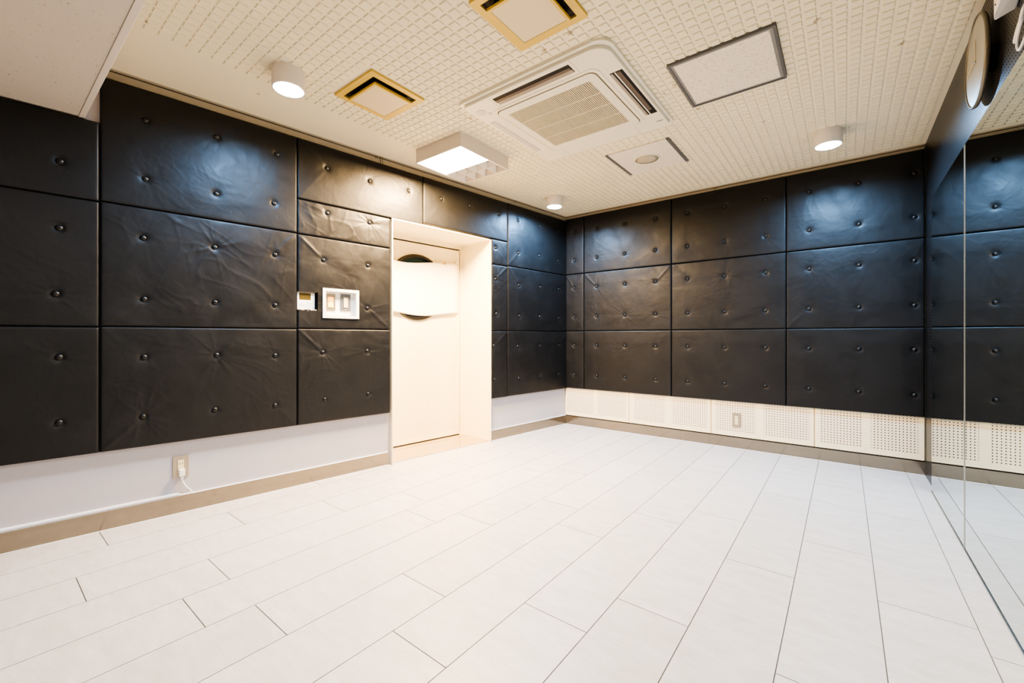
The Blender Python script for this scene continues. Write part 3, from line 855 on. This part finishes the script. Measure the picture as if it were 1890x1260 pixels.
# ---------------------------------------------------------------- mirrors
ME = [3.760, 2.824, 1.890, .956, .022, -.912, -1.846]
names = ['wall mirror panel next to the far wall', 'second wall mirror from the far wall, cut by the right photo edge', 'third wall mirror from the far wall, beyond the photo', 'fourth wall mirror from the far wall, beside the viewer', 'fifth wall mirror from the far wall, behind the viewer', 'last wall mirror at the rear of the room']
for k in range(6):
    y1, y0 = ME[k] - .0012, ME[k + 1] + .0012
    root = on(RIGHT, 'wall_mirror', (y0 + y1) / 2, .010)
    tag(root, names[k], 'mirror', 'full-height mirror panels')
    w = (y1 - y0) / 2; th = XR - XM
    f = MB(); f.box(-w, w, .001, th - .001, 0, 1.858); f.build('backing', M['mirror_edge'], root)
    f = MB(); f.quad((-w + .0008, th, .0008), (w - .0008, th, .0008), (w - .0008, th, 1.857), (-w + .0008, th, 1.857)); f.build('glass', M['mirror'], root, recalc=False)
f = MB(); f.box(ME[1] - .0028, ME[1] + .0028, .0005, .0205, .010, 1.868)
struct(f.build('trim_6', M['silver'], loc=RIGHT.org, rz=RIGHT.rz), 'thin silver strip between the first two mirrors', 'trim')
f = MB(); f.box(-1.85, 3.76, .0005, .0215, 0, .0085)
struct(f.build('trim_7', M['silver'], loc=RIGHT.org, rz=RIGHT.rz), 'thin metal channel under the mirrors', 'trim')

# ---------------------------------------------------------------- clock
root = on(RIGHT, 'wall_clock', 2.530, 2.104 - .178)
tag(root, 'round brushed-metal wall clock high on the black wall above the mirrors', 'clock')
f = MB(); f.lathe([(.165, .0215), (.176, .022), (.178, .026), (.178, .033), (.174, .036), (.168, .036), (.168, .031)], 64, 'y', (0, 0, .178), caps=False); f.build('case', M['clock_rim'], root)
f = MB(); f.lathe([(.05, .001), (.05, .024)], 24, 'y', (0, 0, .178)); f.build('mount', M['wire'], root)
f = MB(); f.lathe([(.170, .0225), (.170, .024)], 48, 'y', (0, 0, .178)); f.build('back_cover', M['clock_rim'], root)
f = MB(); f.lathe([(.1685, .028), (.1685, .0325)], 64, 'y', (0, 0, .178)); f.build('dial', M['clock'], root)
f = MB(); f.lathe([(.006, .0325), (.006, .037), (.002, .039)], 16, 'y', (0, 0, .178)); f.build('centre_pin', M['silver'], root)
f = MB(); f.box(-.003, .003, .0335, .0345, .178, .270); f.build('hour_hand', M['plate'], root)
f = MB(); f.box(-.002, .13, .035, .036, .176, .180); f.build('minute_hand', M['plate'], root)

# white wall box with cable, top right
root = on(RIGHT, 'wall_adapter', 2.12, 2.062)
tag(root, 'white plastic box on the black wall at the top right corner, cable hanging from it', 'wall box')
f = MB(); f.add([(.042, 0, 0.02), (.042, .05, 0), (.02, .055, 0), (-.09, .055, .035), (-.09, 0, .05), (.042, 0, .16), (.042, .05, .16), (.02, .055, .16), (-.09, .055, .16), (-.09, 0, .16)],
              [(0, 1, 2, 3, 4), (9, 8, 7, 6, 5), (0, 5, 6, 1), (1, 6, 7, 2), (2, 7, 8, 3), (3, 8, 9, 4), (4, 9, 5, 0)])
f.build('body', M['white'], root, bevel=.006)
f = MB(); f.lathe([(.003, .055), (.003, .0565)], 12, 'y', (.0, 0, .035)); f.build('screw', M['dark'], root)
root = on(RIGHT, 'hanging_cable', 2.05, 2.0)
tag(root, 'looped white cable hanging at the top right above the mirrors', 'cable')
tube('cable', [(.02, .062, .16), (.00, .055, .11), (-.01, .03, .06), (-.05, .02, .035), (-.12, .02, .05), (-.16, .02, .10)], .0042, M['cable'], root)
tube('cable_bundle', [(-.06, .016, .0), (.0, .016, -.02), (.045, .016, -.045), (.052, .016, -.054), (.03, .018, -.05), (-.02, .02, -.03), (-.07, .02, -.005)], .005, M['cable'], root, cyc=True)
tube('cable_loop', [(-.08, .016, -.0), (-.02, .018, -.035), (.018, .018, -.075), (.005, .018, -.105), (-.03, .018, -.108), (-.08, .018, -.09)], .0042, M['cable'], root)

# ---------------------------------------------------------------- small hooks and wires on the trim
for (fr, u, z, lb) in ((LEFT, 2.329, 2.352, 'small hook on the ceiling trim left of the square lamp'), (LEFT, .841, 2.352, 'small hook on the ceiling trim near the far corner'), (BACK, -.924, 2.350, 'tiny hook on the ceiling trim of the far wall')):
    root = on(fr, 'ceiling_hook', u, z - .028)
    tag(root, lb, 'hook')
    tube('hook_wire', [(-.008, .024, .026), (-.007, .026, .008), (0, .028, .0), (.007, .026, .008), (.008, .024, .018)], .0011, M['wire'], root)
root = on(LEFT, 'ceiling_wire', 2.285, 2.30)
tag(root, 'short dark wires crossing the ceiling trim beside the hook left of the square lamp', 'wire')
tube('wire', [(.006, .022, .053), (.006, .022, .02), (.006, .034, -.004)], .0016, M['wire'], root)
tube('wire', [(-.010, .022, .053), (-.010, .022, .02), (-.010, .034, -.004)], .0013, M['wire'], root)

# ---------------------------------------------------------------- added unseen lamp behind the viewer, brightens the near floor
def added_rear_lamp(x, y, e, c, label):
    root = empty('ceiling_lamp', (x, y, 2.068 - .06))
    tag(root, label, 'ceiling lamp')
    f = MB(); f.box(-.3, .3, -.3, .3, .002, .06); f.build('housing', M['lamp_body'], root, bevel=.004)
    ld = bpy.data.lights.new('added_rear_lamp', 'AREA'); ld.shape = 'SQUARE'; ld.size = .55; ld.energy = e; ld.color = c
    lo = bpy.data.objects.new('added_rear_lamp', ld); COL.objects.link(lo); lo.parent = root; lo.location = (0, 0, 0)
added_rear_lamp(-.75, -.35, 12, (1, .95, .90), 'added unseen square lamp on the soffit behind the viewer')

# ---------------------------------------------------------------- world, camera, colour
w = bpy.data.worlds.new('world'); sc.world = w; w.use_nodes = True
w.node_tree.nodes['Background'].inputs[0].default_value = (.9, .95, 1, 1)
w.node_tree.nodes['Background'].inputs[1].default_value = .05
cam = bpy.data.cameras.new('camera'); co = bpy.data.objects.new('camera', cam); COL.objects.link(co)
cam.sensor_width = 36; cam.lens = 782.5 / 1890 * 36
cam.shift_y = -7.1 / 1890
co.location = (0, 0, .98)
co.rotation_euler = (PI / 2, 0, math.radians(38.07))
cam.clip_start = .02
sc.camera = co
sc.view_settings.view_transform = 'AgX'
sc.view_settings.look = 'AgX - High Contrast'
sc.view_settings.exposure = .52
